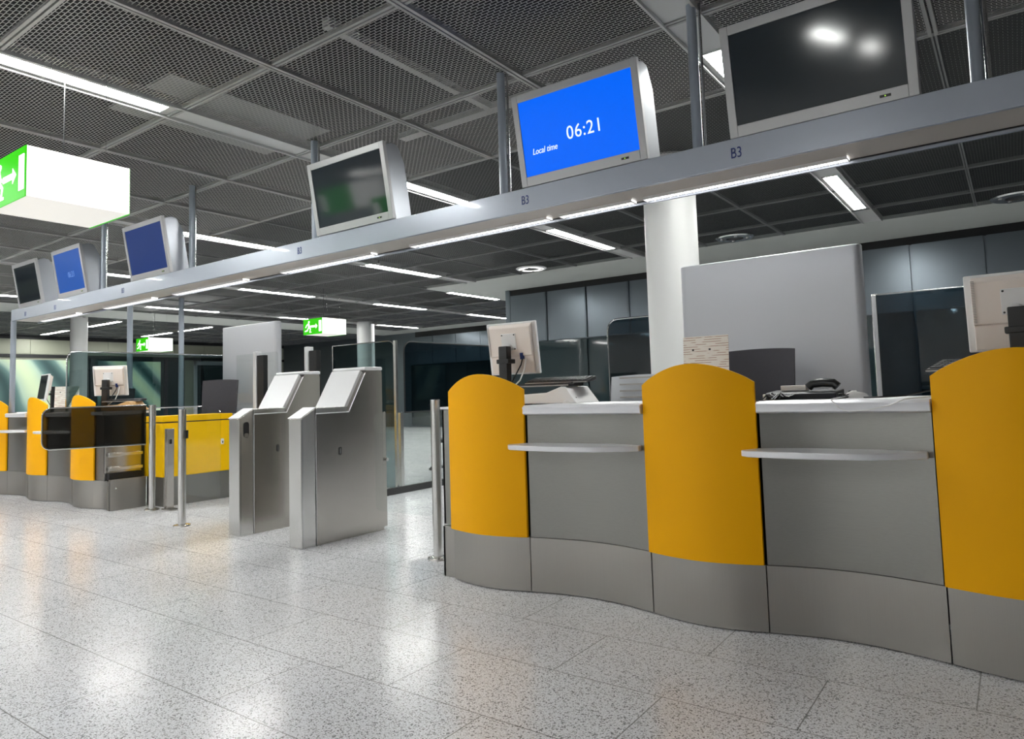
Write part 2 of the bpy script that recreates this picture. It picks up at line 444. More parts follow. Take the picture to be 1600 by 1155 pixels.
mu = B().box(X0+.05, X0+.08, 8.1, 10.45, .9, 2.7).build('wall_mural', 'mural')
tag(mu, 'green and cream swirling mural behind the glazed front, beyond the far counter', 'mural')
m2_ = B().box(X0+.05, X0+.08, 11.25, 13.45, .9, 2.7).build('wall_mural', 'mural')
tag(m2_, 'green swirling mural seen through the tinted glass screen behind the far counter', 'mural')
dr = thing('glazed_door', 'grey framed glazed door in the far wall, below a red notice', 'door', (X0+.1, 15.2, 0), world=True)
B().box(X0+.06, X0+.12, 14.75, 14.87, 0, 2.75).box(X0+.06, X0+.12, 16.1, 16.22, 0, 2.75).box(X0+.06, X0+.12, 14.75, 16.22, 2.6, 2.75).build('door_frame', 'partition', dr)
B().box(X0+.07, X0+.09, 14.87, 16.1, .05, 2.6).build('pane', 'walldark', dr)
B().box(X0+.12, X0+.2, 14.6, 16.5, 2.92, 3.02).build('door_closer', 'partition', dr)
nt_ = B().box(X0+.12, X0+.14, 16.0, 16.35, 2.66, 2.78).build('notice', 'red', dr)

# ------------------------------------------------------------------ ceiling lights
def make_light(L=1.85):
    t = thing('ceiling_light', '', 'ceiling light')
    B().box(-.085, -.07, -L/2, L/2, -.012, .05).box(.07, .085, -L/2, L/2, -.012, .05).box(-.085, .085, -L/2-.015, -L/2, -.012, .05).box(-.085, .085, L/2, L/2+.015, -.012, .05).build('frame', 'channel', t)
    B().box(-.07, .07, -L/2, L/2, -.008, .01).build('diffuser', 'lamp', t)
    return t
proto = make_light(); first = True
GL = 'linear ceiling lights'
rowname = {-1.55: 'over the near yellow counter', -5.27: 'over the steel gates', -9.07: 'over the near end of the far counter', -12.87: 'over the far counter end', -16.7: 'furthest beyond the gates', 2.2: 'beside the viewer', 5.95: 'beside the hall side wall'}
def put_light(x, y, label, rz=0):
    global first
    if first:
        first = False; proto.location = (x, y, CZ-.004); proto.rotation_euler = (0, 0, rz); proto['label'] = label; proto['group'] = GL
    else: dup(proto, (x, y, CZ-.004), label, GL, rz)
ordn = {-2: 'furthest behind the viewer', -1: 'just behind the viewer', 0: 'in front of the gantry',
        1: 'crossing above the gantry', 2: 'first behind the gantry', 3: 'second behind the gantry', 4: 'third behind the gantry'}
for x in SX+[2.2]:
    for k in range(-2, 5):
        if (x > 2 and k < 2) or (x == -1.55 and k == 0): continue
        yc = .9+.925+3.72*k
        if yc > 11 and x > -11: continue
        put_light(x, yc, 'white light, row ' + rowname[x] + ', ' + ordn[k])
put_light(-10.36, 12.9, 'white linear light along the pale plaster strip near the wall corner')
put_light(-24.5, 9.35, 'white linear light over the mural, outer one of its pair', PI/2)
put_light(-21.2, 9.35, 'white linear light over the mural, inner one of its pair', PI/2)
put_light(-23.6, 12.1, 'white linear light over the glazed door, outer one of its pair', PI/2)
put_light(-21.2, 12.1, 'white linear light over the glazed door, inner one of its pair', PI/2)

# ring downlights
for i, (x, y, l) in enumerate(((-7.25, 10.75, 'bright round ring light in the ceiling, left of the thick column'), (-3.43, 10.8, 'dim round ring light in the ceiling, above the wide grey partition'), (.15, 10.95, 'dim round ring light in the ceiling, at the screen end of the gantry'))):
    t = thing('ring_downlight', l, 'ceiling light', (x, y, CZ), group='ring downlights')
    B().lathe([(.13, -.01), (.13, -.03), (.27, -.03), (.29, -.012), (.27, -.0)]).build('ring', 'steelp' if i else 'whitep', t, smooth=True)
    B().lathe([(.145, -.032), (.235, -.032)], seg=32).build('diffuser', 'ring' if i == 0 else 'steelp', t)
    B().cyl((0, 0, -.02), (0, 0, 0), .12, 24).build('cover', 'blackp', t)
    for a in range(4):
        th = a*PI/2+.4
        B().cyl((.19*math.cos(th), .19*math.sin(th), -.045), (.19*math.cos(th), .19*math.sin(th), -.03), .03, 12).build('spot_lens', 'steelp', t)
# trays seen through the mesh
tr = B().box(-5.75, -4.8, 2.55, 4.0, CZ+.06, CZ+.08).build('cover_plate', 'plate')
tag(tr, 'pale cover plate above the mesh ceiling beside the end of a light', 'ceiling plate')
for x0, x1, y0, y1, l in ((-3.55, -3.49, 2.9, 4.7, 'thin pale tube above the mesh ceiling running away from the viewer'), (-4.6, -2.9, 4.65, 4.75, 'pale tube above the mesh ceiling running along the gantry')):
    tag(B().box(x0, x1, y0, y1, CZ+.12, CZ+.18).build('ceiling_tube', 'channel'), l, 'tube')
# sprinklers
for x, y, l in ((-7.3, 5.75, 'behind the darkest upright screen'), (-5.35, 7.05, 'beside the second light behind the gantry'), (-8.95, 8.25, 'between two lights over the far counter'), (-12.75, 11.9, 'beside the wall corner light')):
    t = thing('sprinkler', 'small white sprinkler head on the ceiling ' + l, 'sprinkler', (x+.25, y, CZ))
    B().cyl((0, 0, -.05), (0, 0, 0), .012, 10).build('stem', 'steelp', t)
    B().lathe([(.0, -.075), (.025, -.07), (.028, -.055), (.0, -.05)], seg=14).build('head', 'whitep', t, smooth=True)

# ------------------------------------------------------------------ gantry
GX0, GX1 = -11.42, 3.2
gt = thing('display_gantry', 'long blue-grey overhead beam on ceiling poles carrying the screens', 'gantry', (-4.1, 3.97, 2.4), world=True)
B().box(GX0, GX1, 3.80, 3.83, 2.40, 2.558).box(GX0, GX1, 3.83, 4.13, 2.545, 2.558).box(GX0, GX0+.02, 3.83, 4.13, 2.42, 2.545).build('fascia', 'fascia', gt, bevel=.004)
B().box(GX0+.02, GX1, 3.83, 4.13, 2.405, 2.42).build('underside', 'soffit', gt)
B().box(GX0, GX1, 4.13, 4.15, 2.385, 2.558).build('rear_lip', 'fascia', gt)
B().box(GX0+.02, GX1, 4.118, 4.126, 2.398, 2.405).build('shadow_gap', 'black', gt)
segs = [(-11.1, -9.95), (-9.2, -8.0), (-7.55, -6.2), (-5.6, -4.35), (-3.9, -2.58), (-2.48, -1.93), (-1.85, -.66), (.7, 1.9)]
for a, b2 in segs:
    lp = B().box(a, b2, 4.04, 4.112, 2.394, 2.405).build('gantry_lamp', 'lampg', gt)
    lv = B(); n = int((b2-a)/.05)
    for i in range(n+1): lv.box(a+(b2-a)*i/n-.002, a+(b2-a)*i/n+.002, 4.04, 4.112, 2.386, 2.394)
    lv.box(a, b2, 4.036, 4.04, 2.386, 2.405)
    lv.build('louvre', 'whitep', lp)
for i, px in enumerate((-.057, -1.45, -2.89, -4.99, -7.02, -9.03, 1.4)):
    p = B().cyl((px, 3.97, 2.55), (px, 3.97, CZ), .030, 24).build('pole', 'pole', gt, smooth=True)
    B().cyl((px+.045, 3.985, 2.55), (px+.045, 3.985, CZ), .008 if i else .014, 10).build('conduit', 'steelp', p, smooth=True)
B().cyl((-11.5, 3.86, 0), (-11.5, 3.86, 2.42), .035, 20).build('end_post', 'pole', gt, smooth=True)
for x, z in ((-2.625, 2.448), (-1.205, 2.448), (-5.02, 2.45), (-8.2, 2.45), (-10.0, 2.43), (-10.95, 2.43)):
    o = lettering('B3', .085, 'navy', 'bay_lettering', gt, Matrix.Translation((x, 3.7985, z)) @ FACE, sx=.72)

# gantry screens --------------------------------------------------
def make_screen(mat):
    t = thing('information_screen', '', 'screen')
    w = .457
    # casing: side outline in (y,z), y forward negative; root sits at front edge on beam top
    prof = [(0.012, 0), (-.088, .575), (.0, .61), (.06, .60), (.135, .47), (.20, .07), (.20, 0)]
    B().prism(prof, 'x', -w+.008, w-.008).build('casing', 'casing', t, bevel=.008)
    # front frame in the leaning plane
    Y0, Z0 = 0.0, .0; L = .60; ang = math.atan2(.1, .58)
    R = Matrix.Translation((0, 0, .004)) @ Matrix.Rotation(ang, 4, 'X')
    fr = B()
    bx = [(-w, -w+.045, 0, L), (w-.045, w, 0, L), (-w+.045, w-.045, 0, .062), (-w+.045, w-.045, L-.05, L)]
    for a, b2, z0, z1 in bx: fr.box(a, b2, -.012, .022, z0, z1)
    fr.rot(R).build('bezel', 'bezel', t, bevel=.003)
    B().box(-w+.045, w-.045, -.004, .01, .062, L-.05).rot(R).build('display', mat, t)
    B().box(w-.17, w-.12, -.014, -.010, .025, .038).rot(R).build('sensor_window', 'blackp', t)
    B().box(w-.148, w-.143, -.016, -.013, .029, .034).rot(R).build('status_light', 'led', t)
    return t, R
GS = 'screens along the gantry'
sc1, R = make_screen('blue')
sc1.location = (-2.152, 3.805, 2.558); sc1['group'] = GS
sc1['label'] = 'bright blue gantry screen showing the local time 06:21'
T = lambda x, z: R @ Matrix.Translation((x, -.0055, z)) @ FACE
lettering('06:21', .118, 'text', 'time_lettering', sc1, T(-.075, .235), sx=.93, spacing=1.08)
lettering('Local time', .056, 'text', 'caption_lettering', sc1, T(-.345, .196), shear=.25, sx=.82)
sc2, _ = make_screen('off'); sc2.location = (-.742, 3.805, 2.555); sc2['group'] = GS
sc2['label'] = 'dark gantry screen, closest to the viewer, mirroring ceiling lights'
sc3 = dup(sc2, (-4.287, 3.805, 2.562), 'dark gantry screen above the steel gates', GS)
sc4, _ = make_screen('offblue'); sc4.location = (-7.55, 3.805, 2.552); sc4.scale = (.93, 1, 1); sc4['group'] = GS
sc4['label'] = 'navy blue gantry screen without writing'
sc5, _ = make_screen('blue2'); sc5.location = (-9.445, 3.805, 2.55); sc5.scale = (.88, 1, 1); sc5['group'] = GS
sc5['label'] = 'medium blue gantry screen with faint lettering, second from the far end'
lettering('06:21', .10, 'textdim', 'time_lettering', sc5, T(-.05, .23), sx=.93)
sc6 = dup(sc2, (-10.73, 3.805, 2.545), 'dark grey gantry screen at the far end of the beam', GS, scale=(.85, 1, 1))

# ------------------------------------------------------------------ exit signs
def make_exit():
    t = thing('exit_sign', '', 'exit sign')
    a = .30
    # frame box 0.6 x 0.6 x 0.33, origin at the underside centre
    B().box(-a+.006, a-.006, -a+.006, a-.006, .004, .318).build('housing', 'signb', t)
    B().box(-a, a, -a-.0, -a+.006, 0, .325).build('green_face', 'signg', t)
    B().box(a-.006, a, -a+.006, a, 0.006, .325).build('white_face', 'signw', t)
    B().box(-a, a, a-.006, a, .0, .325).build('green_face', 'signg', t)
    B().box(-a+.02, -a+.10, a, a+.003, .05, .275).build('door_symbol', 'signw', t)
    B().box(-a, -a+.006, -a+.006, a-.006, .006, .325).build('white_face', 'signw', t)
    y0, y1 = -a-.003, -a
    p = B().box(a-.10, a-.02, y0, y1, .05, .275)
    p.build('door_symbol', 'signw', t)
    ar = B().prism([(-.06, .145), (.10, .145), (.10, .115), (.155, .165), (.10, .215), (.10, .185), (-.06, .185)], 'y', y0, y1)
    ar.build('arrow_symbol', 'signw', t)
    mn = B().prism([(-.115+.022*math.cos(k*PI/8), .262+.022*math.sin(k*PI/8)) for k in range(16)], 'y', y0, y1)
    for q in ([(-.15, .235), (-.11, .235), (-.10, .15), (-.14, .14)], [(-.14, .235), (-.20, .20), (-.235, .15), (-.215, .14), (-.185, .185), (-.14, .21)],
              [(-.115, .235), (-.09, .185), (-.06, .175), (-.062, .155), (-.105, .165), (-.13, .21)],
              [(-.145, .15), (-.175, .10), (-.245, .085), (-.245, .062), (-.16, .075), (-.12, .14)],
              [(-.125, .15), (-.085, .11), (-.10, .04), (-.045, .04), (-.045, .058), (-.075, .06), (-.055, .12), (-.10, .16)]):
        mn.prism(q, 'y', y0+.0005, y1)
    mn.build('running_figure_symbol', 'signw', t)
    for x, y in ((a-.03, -a+.14), (a-.03, a-.14)):
        B().cyl((x, y, .325), (x, y, .335), .008, 8).build('clip', 'steelp', t)
        B().cyl((x, y, .325), (x, y, 1.0), .0015, 6).build('hanging_wire', 'steelp', t)
    B().cyl((-.1, .05, .325), (-.1, .05, 1.0), .004, 6).build('power_cable', 'blackp', t)
    return t
ex = make_exit(); ex.scale = (1, 1.05, 1); ex.location = (-5.20, 2.005, 2.50)
ex['label'] = 'large lit box exit sign with green running figure, hanging closest to viewer'; ex['group'] = 'hanging exit signs'
dup(ex, (-6.9, 1.2, 2.80), 'lit exit sign hanging outside the view, mirrored in the screen above the gates', 'hanging exit signs')
dup(ex, (-11.72, 9.55, 2.50), 'small-looking lit exit sign hanging beyond the steel gates', 'hanging exit signs')
dup(ex, (-17.85, 9.1, 2.50), 'most distant lit exit sign, hanging beyond the far counter', 'hanging exit signs')

# ------------------------------------------------------------------ columns and posts
def column(x, y, r, label, h=3.52):
    o = B().cyl((x, y, 0), (x, y, h), r, 48).build('column', 'column', smooth=True); tag(o, label, 'column'); return o
column(-2.755, 6.65, .262, 'thick round pale grey column behind the near counter')
column(-20.0, 8.2, .20, 'round grey column standing beyond the far counter')
column(-16.5, 15.0, .24, 'round grey column behind the small exit sign')
for x, y, l in ((-15, 7.13, 'slim blue-grey post left of the distant exit sign'), (-15, 8.24, 'slim blue-grey post right of the distant exit sign')):
    tag(B().cyl((x, y, 0), (x, y, 3.5), .055, 20).build('steel_post', 'pole', smooth=True), l, 'post')
tag(B().box(-9.70, -9.655, 8.98, 9.02, 0, 2.53).build('steel_post', 'whitep'), 'square white post beside the column behind the small exit sign', 'post')

# grey partitions
def partition(x0, x1, y, h, label):
    r = .05
    pts = rrect(x0, x1, y-.06, y+.06, .055, n=8)
    o = B().prism(pts, 'z', 0, h).build('partition', 'partition', bevel=.012, smooth=True); tag(o, label, 'partition')
partition(-2.17, -.83, 5.42, 2.165, 'wide grey partition with rounded edges behind the near counter')
partition(-9.68, -8.34, 6.0, 2.285, 'grey partition with rounded edges behind the far counter chair')

# glass screens
def gscreen(name, label, axis, a0, a1, pos, z0, z1, mat, corners, r=.09, rim='steelp', posts=()):
    t = thing(name, label, 'glass screen', ((a0+a1)/2, pos, 0) if axis == 'y' else (pos, (a0+a1)/2, 0), world=True)
    pts = rrect(a0, a1, z0, z1, r, corners)
    B().prism(pts, axis if axis == 'x' else 'y', pos-.005, pos+.005).build('pane', mat, t)
    P3 = [(p[0], pos, p[1]) if axis == 'y' else (pos, p[0], p[1]) for p in pts]
    B().tube(P3+[P3[0]], .010, 6).build('edge_trim', rim, t, smooth=True)
    for q in posts:
        b = B()
        if axis == 'y': b.box(q-.02, q+.02, pos-.02, pos+.02, 0, z1)
        else: b.box(pos-.02, pos+.02, q-.02, q+.02, 0, z1)
        b.build('post', 'steelb', t, bevel=.004)
    return t
gscreen('glass_screen', 'dark glass screen with rounded corner left of the thick column', 'y', -3.71, -2.4, 7.0, .5, 1.97, 'darktint', (0, 0, 0, 1), .13, 'steelp', (-3.0,))
gscreen('glass_screen', 'dark glass screen right of the wide grey partition', 'y', -1.02, 2.2, 7.0, .05, 1.965, 'darktint', (0, 0, 0, 0), .02, 'steelp', (-1.0,))
gscreen('glass_screen', 'tall grey-blue glass screen between the gates and the near counter', 'x', 6.28, 8.15, -6.2, .98, 1.865, 'darktint', (0, 0, 1, 1), .12, 'black', ())
gscreen('glass_screen', 'grey glass screen directly behind the nearest steel gate', 'y', -7.45, -6.27, 6.2, .05, 1.88, 'tint', (0, 0, 1, 0), .12, 'steelp', (-6.27,))
gscreen('glass_screen', 'long green-grey glass screen behind the far counter', 'x', 3.98, 7.0, -10.05, 1.12, 1.90, 'tint', (0, 0, 0, 1), .1, 'steelp', ())
gl = thing('glass_partition', 'clear low glass partition on a black floor rail behind the gates', 'glass partition', (-6.2, 6.9, 0), world=True)
B().box(-6.205, -6.195, 5.6, 8.2, .08, .96).build('pane', 'clear', gl)
B().box(-6.225, -6.175, 5.6, 8.2, 0, .08).build('floor_rail', 'black', gl)
B().box(-6.22, -6.18, 6.18, 6.23, .08, .98).build('post', 'steelb', gl)
B().box(-6.23, -6.17, 7.05, 7.11, .08, .98).build('post', 'blackp', gl)
# narrow glass gate leaves beyond the kiosks
def leaf(x0, xp, x1, label, g):
    t = thing('glass_gate', label, 'gate', (xp, 5.2, 0), group=g, world=True)
    B().prism(rrect(x0, x1, .15, 1.77, .05, (0, 0, 1, 0)), 'y', 5.195, 5.205).build('pane', 'clear', t)
    B().box(xp-.045, xp+.02, 5.16, 5.24, 0, 1.79).build('post', 'satin', t, bevel=.004)
    B().box(xp+.03, xp+.16, 5.17, 5.23, .0, 1.74).build('hinge_post', 'blackp', t)
leaf(-8.12, -7.67, -7.26, 'clear glass gate with steel post in front of the grey partition', 'glass gates')
leaf(-6.70, -6.66, -6.27, 'clear glass gate with steel post between the two steel kiosks', 'glass gates')

# ------------------------------------------------------------------ counters
def make_counter(x0list, y0, name, label, xend, ledge, with_shelf=True, right_only=False):
    """x0list: left edges of the yellow panels (0.6 wide); steel recesses between them"""
    PW = .60
    t = thing(name, label, 'counter', (x0list[0], y0, 0), world=True)
    out = .06; inn = .065
    N = 16
    def cols(a, b, d, zs_f, off=0):
        r = []
        for i in range(N+1):
            u = i/N; x = a+(b-a)*u
            r.append((x, y0+off+d*math.sin(PI*u), zs_f(u)))
        return r
    spans = []
    for i, a in enumerate(x0list):
        spans.append(('p', a, a+PW))
        if i+1 < len(x0list): spans.append(('r', a+PW, x0list[i+1]))
    for k, a, b in spans:
        d = -out if k == 'p' else inn
        B().strip(cols(a+.003, b-.003, d, lambda u: [0.006, .10, .20, .322]), .02).build('kick_plate', 'steelk', t, smooth=True)
        if k == 'p':
            zf = lambda u: [.325+(1.21+.103*math.sin(PI*u)**.85 - .325)*j/6 for j in range(7)]
            B().strip(cols(a-.004, b-.004, d-.004, zf, -.022), .018).build('yellow_panel', 'yellow', t, smooth=True, bevel=.002)
            B().box(a+.02, b-.02, y0-.001, y0+.10, .33, 1.12).build('panel_backing', 'blackp', t)
        else:
            B().strip(cols(a+.007, b-.010, d, lambda u: [.326, .6, .85, 1.066]), .02).build('front_panel', 'steelh', t, smooth=True)
            # worktop nosing, straight, with clipped corners
            wt = B().prism([(y0-.045, 1.085), (y0-.05, 1.10), (y0-.03, 1.113), (y0+.62, 1.113), (y0+.62, 1.07), (y0-.03, 1.055), (y0-.047, 1.062)], 'x', a+.004, b-.008)
            wt.build('worktop_edge', 'alu', t, bevel=.004)
            # little bag shelf
            s0, s1 = a+.0, b-.03
            pts = [(s0+.03, y0+.06), (s0-.05, y0-.13), (s0-.01, y0-.17)]
            pts += [(s0-.01+(s1-.20-s0+.01)*i/8, y0-.17-.03*math.sin(PI*i/8)) for i in range(1, 8)]
            pts += [(s1-.20, y0-.17), (s1, y0-.04), (s1, y0-.02), (s1-.01, y0+.06)]
            B().prism(pts, 'z', .856, .886).build('bag_shelf', 'alu', t, bevel=.005)
            B().box(a+.05, b-.05, y0+.09, y0+.11, .4, 1.05).build('inner_panel', 'blackp', t)
    xa, xb = x0list[0], x0list[-1]+PW
    B().box(xa+.03, xb-.03, y0+.10, y0+.62, 1.075, 1.10).build('worktop', 'alu', t)
    B().box(xa+.05, xb-.05, y0+.40, y0+.60, .05, 1.07).build('desk_body', 'darkp', t)
    return t
ct = make_counter([-3.03, -1.645, -.30, 1.09], 3.495, 'check_in_counter', 'near check-in counter with tall yellow panels and brushed steel front', -3.15, None)
B().box(-3.15, -3.035, 3.525, 3.60, 0, .325).box(-3.15, -3.13, 3.525, 4.1, 0.0, .325).build('end_kick_plate', 'steelk', ct, bevel=.003)
B().box(-3.17, -3.035, 3.56, 3.60, .33, 1.09).box(-3.17, -3.15, 3.56, 4.1, .33, 1.09).build('end_panel', 'steelh', ct, bevel=.003)
B().box(-3.175, -3.0, 3.55, 4.1, 1.092, 1.108).build('end_cap', 'alu', ct)
B().box(-3.25, -3.02, 3.90, 3.97, 1.118, 1.142).build('end_rail', 'wood', ct, bevel=.004)

YL = 3.75
cl = make_counter([-13.19, -11.88, -10.58, -9.27], YL, 'check_in_counter', 'far check-in counter with yellow panels beyond the smoked glass barrier', -8.33, None)
# right-hand end: steel corner, baggage belt side
B().strip([(-8.675+.345*i/8, YL-.02+.05*math.sin(PI*i/8), [.006, .32]) for i in range(9)], .02).build('kick_plate', 'steelk', cl, smooth=True)
B().box(-8.67, -8.45, YL, YL+.03, .325, 1.07).build('end_front_panel', 'steelh', cl, bevel=.003)
B().box(-8.35, -8.31, YL, 4.15, 0, .345).build('end_kick_plate', 'steelk', cl, bevel=.003)
B().box(-8.47, -8.43, YL, 4.15, .41, 1.07).build('end_panel', 'steel', cl, bevel=.003)
B().box(-8.50, -8.38, YL+.02, 4.14, .345, .41).build('toe_gap', 'black', cl)
B().box(-8.72, -8.43, YL-.04, 4.15, 1.07, 1.11).build('end_worktop', 'alu', cl, bevel=.004)
for z in (.60, .44):
    B().box(-8.43, -8.39, YL+.02, 4.15, z, z+.035).box(-8.43, -8.40, YL+.02, YL+.16, z-.01, z+.045).build('guide_rail', 'steelb', cl, bevel=.004)
B().cyl((-8.31, YL+.06, .25), (-8.30, YL+.06, .25), .012, 12).build('bolt', 'steelp', cl)

# yellow cabinet
cab = thing('yellow_cabinet', 'yellow metal cabinet with a lid and lock on a steel plinth', 'cabinet', (-8.4, 4.65, 0), world=True)
B().box(-8.42, -8.0, 4.18, 5.18, .335, .955).build('body', 'yellowc', cab, bevel=.006)
B().box(-8.425, -7.995, 4.17, 5.06, .968, 1.036).build('lid', 'yellowc', cab, bevel=.005)
B().box(-8.41, -8.01, 4.20, 5.16, .955, .968).build('lid_gap', 'darkp', cab)
B().box(-8.40, -8.02, 4.20, 5.16, 0.0, .335).build('plinth', 'steelh', cab, bevel=.003)
B().prism(rrect(4.92-.02, 4.92+.02, .66, .73, .015), 'x', -8.0, -7.992).build('lock_plate', 'whitep', cab)
B().box(-7.998, -7.988, 4.913, 4.927, .675, .70).build('lock', 'blackp', cab)
B().cyl((-8.1, 5.09, 1.0), (-7.96, 5.09, 1.0), .032, 16).build('hinge_knob', 'blackp', cab, smooth=True)
B().box(-8.02, -7.99, 4.32, 4.72, 1.037, 1.115).build('top_plate', 'wood', cab) if False else None

# ------------------------------------------------------------------ boarding kiosks
def make_kiosk():
    """origin at floor on the right side plane, at the nose front"""
    t = thing('gate_kiosk', '', 'kiosk')
    # nose: narrow upright box with a sloping reader top
    nose = [(0, .0), (0, 1.03), (.145, 1.112), (.145, .0)]
    B().prism([(p[0], p[1]) for p in nose], 'x', -.155, 0).build('nose', 'steelb', t, bevel=.006)
    B().box(-.004, .0015, .012, .022, .01, 1.03).build('nose_trim', 'steelp', t)
    B().prism([(-.004, 1.032), (.145, 1.114), (.145, 1.119), (-.006, 1.036)], 'x', -.157, .002).build('reader_plate', 'satin', t)
    # main body, deep side sheets and slanted hood
    side = [(.150, 0), (.150, 1.065), (.50, 1.068), (.69, 1.40), (.73, 1.425), (.885, 1.43), (.895, 1.40), (.895, 0)]
    B().prism(side, 'x', -.155, 0).build('body', 'steel', t, bevel=.004)
    wide = [(.50, 0)]+side[2:]
    B().prism(wide, 'x', -.42, -.157).build('rear_body', 'steel', t, bevel=.004)
    B().prism([(.150, 1.068), (.150, 1.112), (.485, 1.114), (.475, 1.068)], 'x', -.155, .002).build('middle_cover', 'steelb', t, bevel=.003)
    a = Vector((.485, 1.108)); b = Vector((.675, 1.43)); n = Vector((-(b-a)[1], (b-a)[0])).normalized()
    q = [a, b, b-n*.045, a-n*.045]
    B().prism([(p[0], p[1]) for p in q], 'x', -.43, -.045).build('slanted_cover', 'satin', t, bevel=.006, seg=3)
    B().prism(rrect(.69, .90, 1.425, 1.457, .014), 'x', -.43, -.0).build('top_cap', 'satin', t, bevel=.006)
    B().tube([(.001, .152, 1.066), (.001, .50, 1.068), (.001, .69, 1.40)], .0045, 6).tube([(.001, .15, 1.06), (.001, .15, .01)], .003, 6).build('edge_trim', 'satin', t)
    B().prism(rrect(.385, .415, .71, .775, .012), 'x', 0, .003).build('lock_plate', 'blackp', t)
    B().box(.001, .005, .395, .405, .72, .765).build('lock', 'steelp', t)
    B().box(-.16, -.03, .90, .965, .02, 1.05).build('hinge_column', 'steel', t, bevel=.006)
    B().cyl((-.03, .935, .62), (.012, .935, .62), .016, 14).build('hinge_stop', 'steelp', t)
    return t
k1 = make_kiosk(); k1.location = (-4.675, 3.555, 0); k1['group'] = 'steel gate kiosks'
k1['label'] = 'brushed steel gate kiosk with slanted top, the one nearer the viewer'
k2 = dup(k1, (-5.61, 3.61, 0), 'brushed steel gate kiosk beside the yellow cabinet, with black reader slot', 'steel gate kiosks')
rs = B().prism(rrect(.045, .10, .86, 1.0, .027), 'x', 0, .004).build('reader_slot', 'blackp', k2)
B().prism([(p[0], p[1]) for p in rrect(.050, .095, .865, .90, .015)], 'x', .003, .006).build('slot_lens', 'steelp', rs)

# ------------------------------------------------------------------ barrier posts
def post(x, y, h, label, collar=.0):
    t = thing('barrier_post', label, 'post', (x, y, 0), group='steel barrier posts')
    B().cyl((0, 0, 0), (0, 0, h), .036, 28).build('tube', 'steelb', t, smooth=True)
    B().lathe([(.0, h), (.036, h), (.037, h+.006), (.0, h+.008)], seg=28).build('cap', 'steelp', t, smooth=True)
    B().lathe([(.036, .022), (.06, .018), (.078, .012), (.08, 0), (.0, 0)], seg=32).build('base_flange', 'steelb', t, smooth=True)
    return t
post(-6.64, 3.66, 1.12, 'brushed steel barrier post standing in front of the yellow cabinet')
post(-7.94, 4.03, 1.165, 'brushed steel barrier post carrying the smoked glass panel')
post(-3.50, 3.86, 1.15, 'brushed steel barrier post at the near counter end')
lk = thing('lock_bollard', 'short square steel bollard beside the smoked glass panel post', 'bollard', (-7.76, 4.13, 0))
B().box(-.03, .03, -.04, .04, 0, .90).build('body', 'steel', lk, bevel=.004)
B().box(-.07, .14, -.05, .06, 0, .015).build('foot', 'steel', lk)
B().box(.03, .034, -.012, .012, .73, .78).build('lock', 'blackp', lk)
# smoked glass panel
A_, E_ = Vector((-7.955, 4.00)), Vector((-8.30, 3.06))
d_ = (E_-A_); Ln = d_.length; ang = math.atan2(d_.y, d_.x)
sg = thing('smoked_glass_panel', 'smoked glass barrier panel with rounded corners in front of far counter', 'glass panel', (A_.x, A_.y, 0), ang)
pts = rrect(.03, Ln, .735, 1.17, .085, (0, 1, 1, 0))
B().prism(pts, 'y', -.005, .005).build('pane', 'smoke', sg)
B().tube([(p[0], 0, p[1]) for p in pts], .008, 6).build('edge_trim', 'steelp', sg, smooth=True)
# clear glass wings
cg = thing('clear_glass_wing', 'clear glass gate wing between barrier post and steel kiosk', 'gate', (-6.3, 3.75, 0), world=True)
B().prism(rrect(-6.602, -6.0, .3, 1.12, .05), 'y', 3.67, 3.68).build('pane', 'clear', cg)
B().box(-6.603, -6.58, 3.66, 3.69, .84, .92).build('clamp', 'blackp', cg)
cg = thing('clear_glass_wing', 'clear glass gate wing between barrier post and near kiosk', 'gate', (-3.9, 3.9, 0), world=True)
B().prism(rrect(-4.15, -3.54, .3, 1.06, .05), 'y', 3.86, 3.87).build('pane', 'clear', cg)
B().box(-3.56, -3.53, 3.85, 3.88, .70, .74).build('clamp', 'steelp', cg)

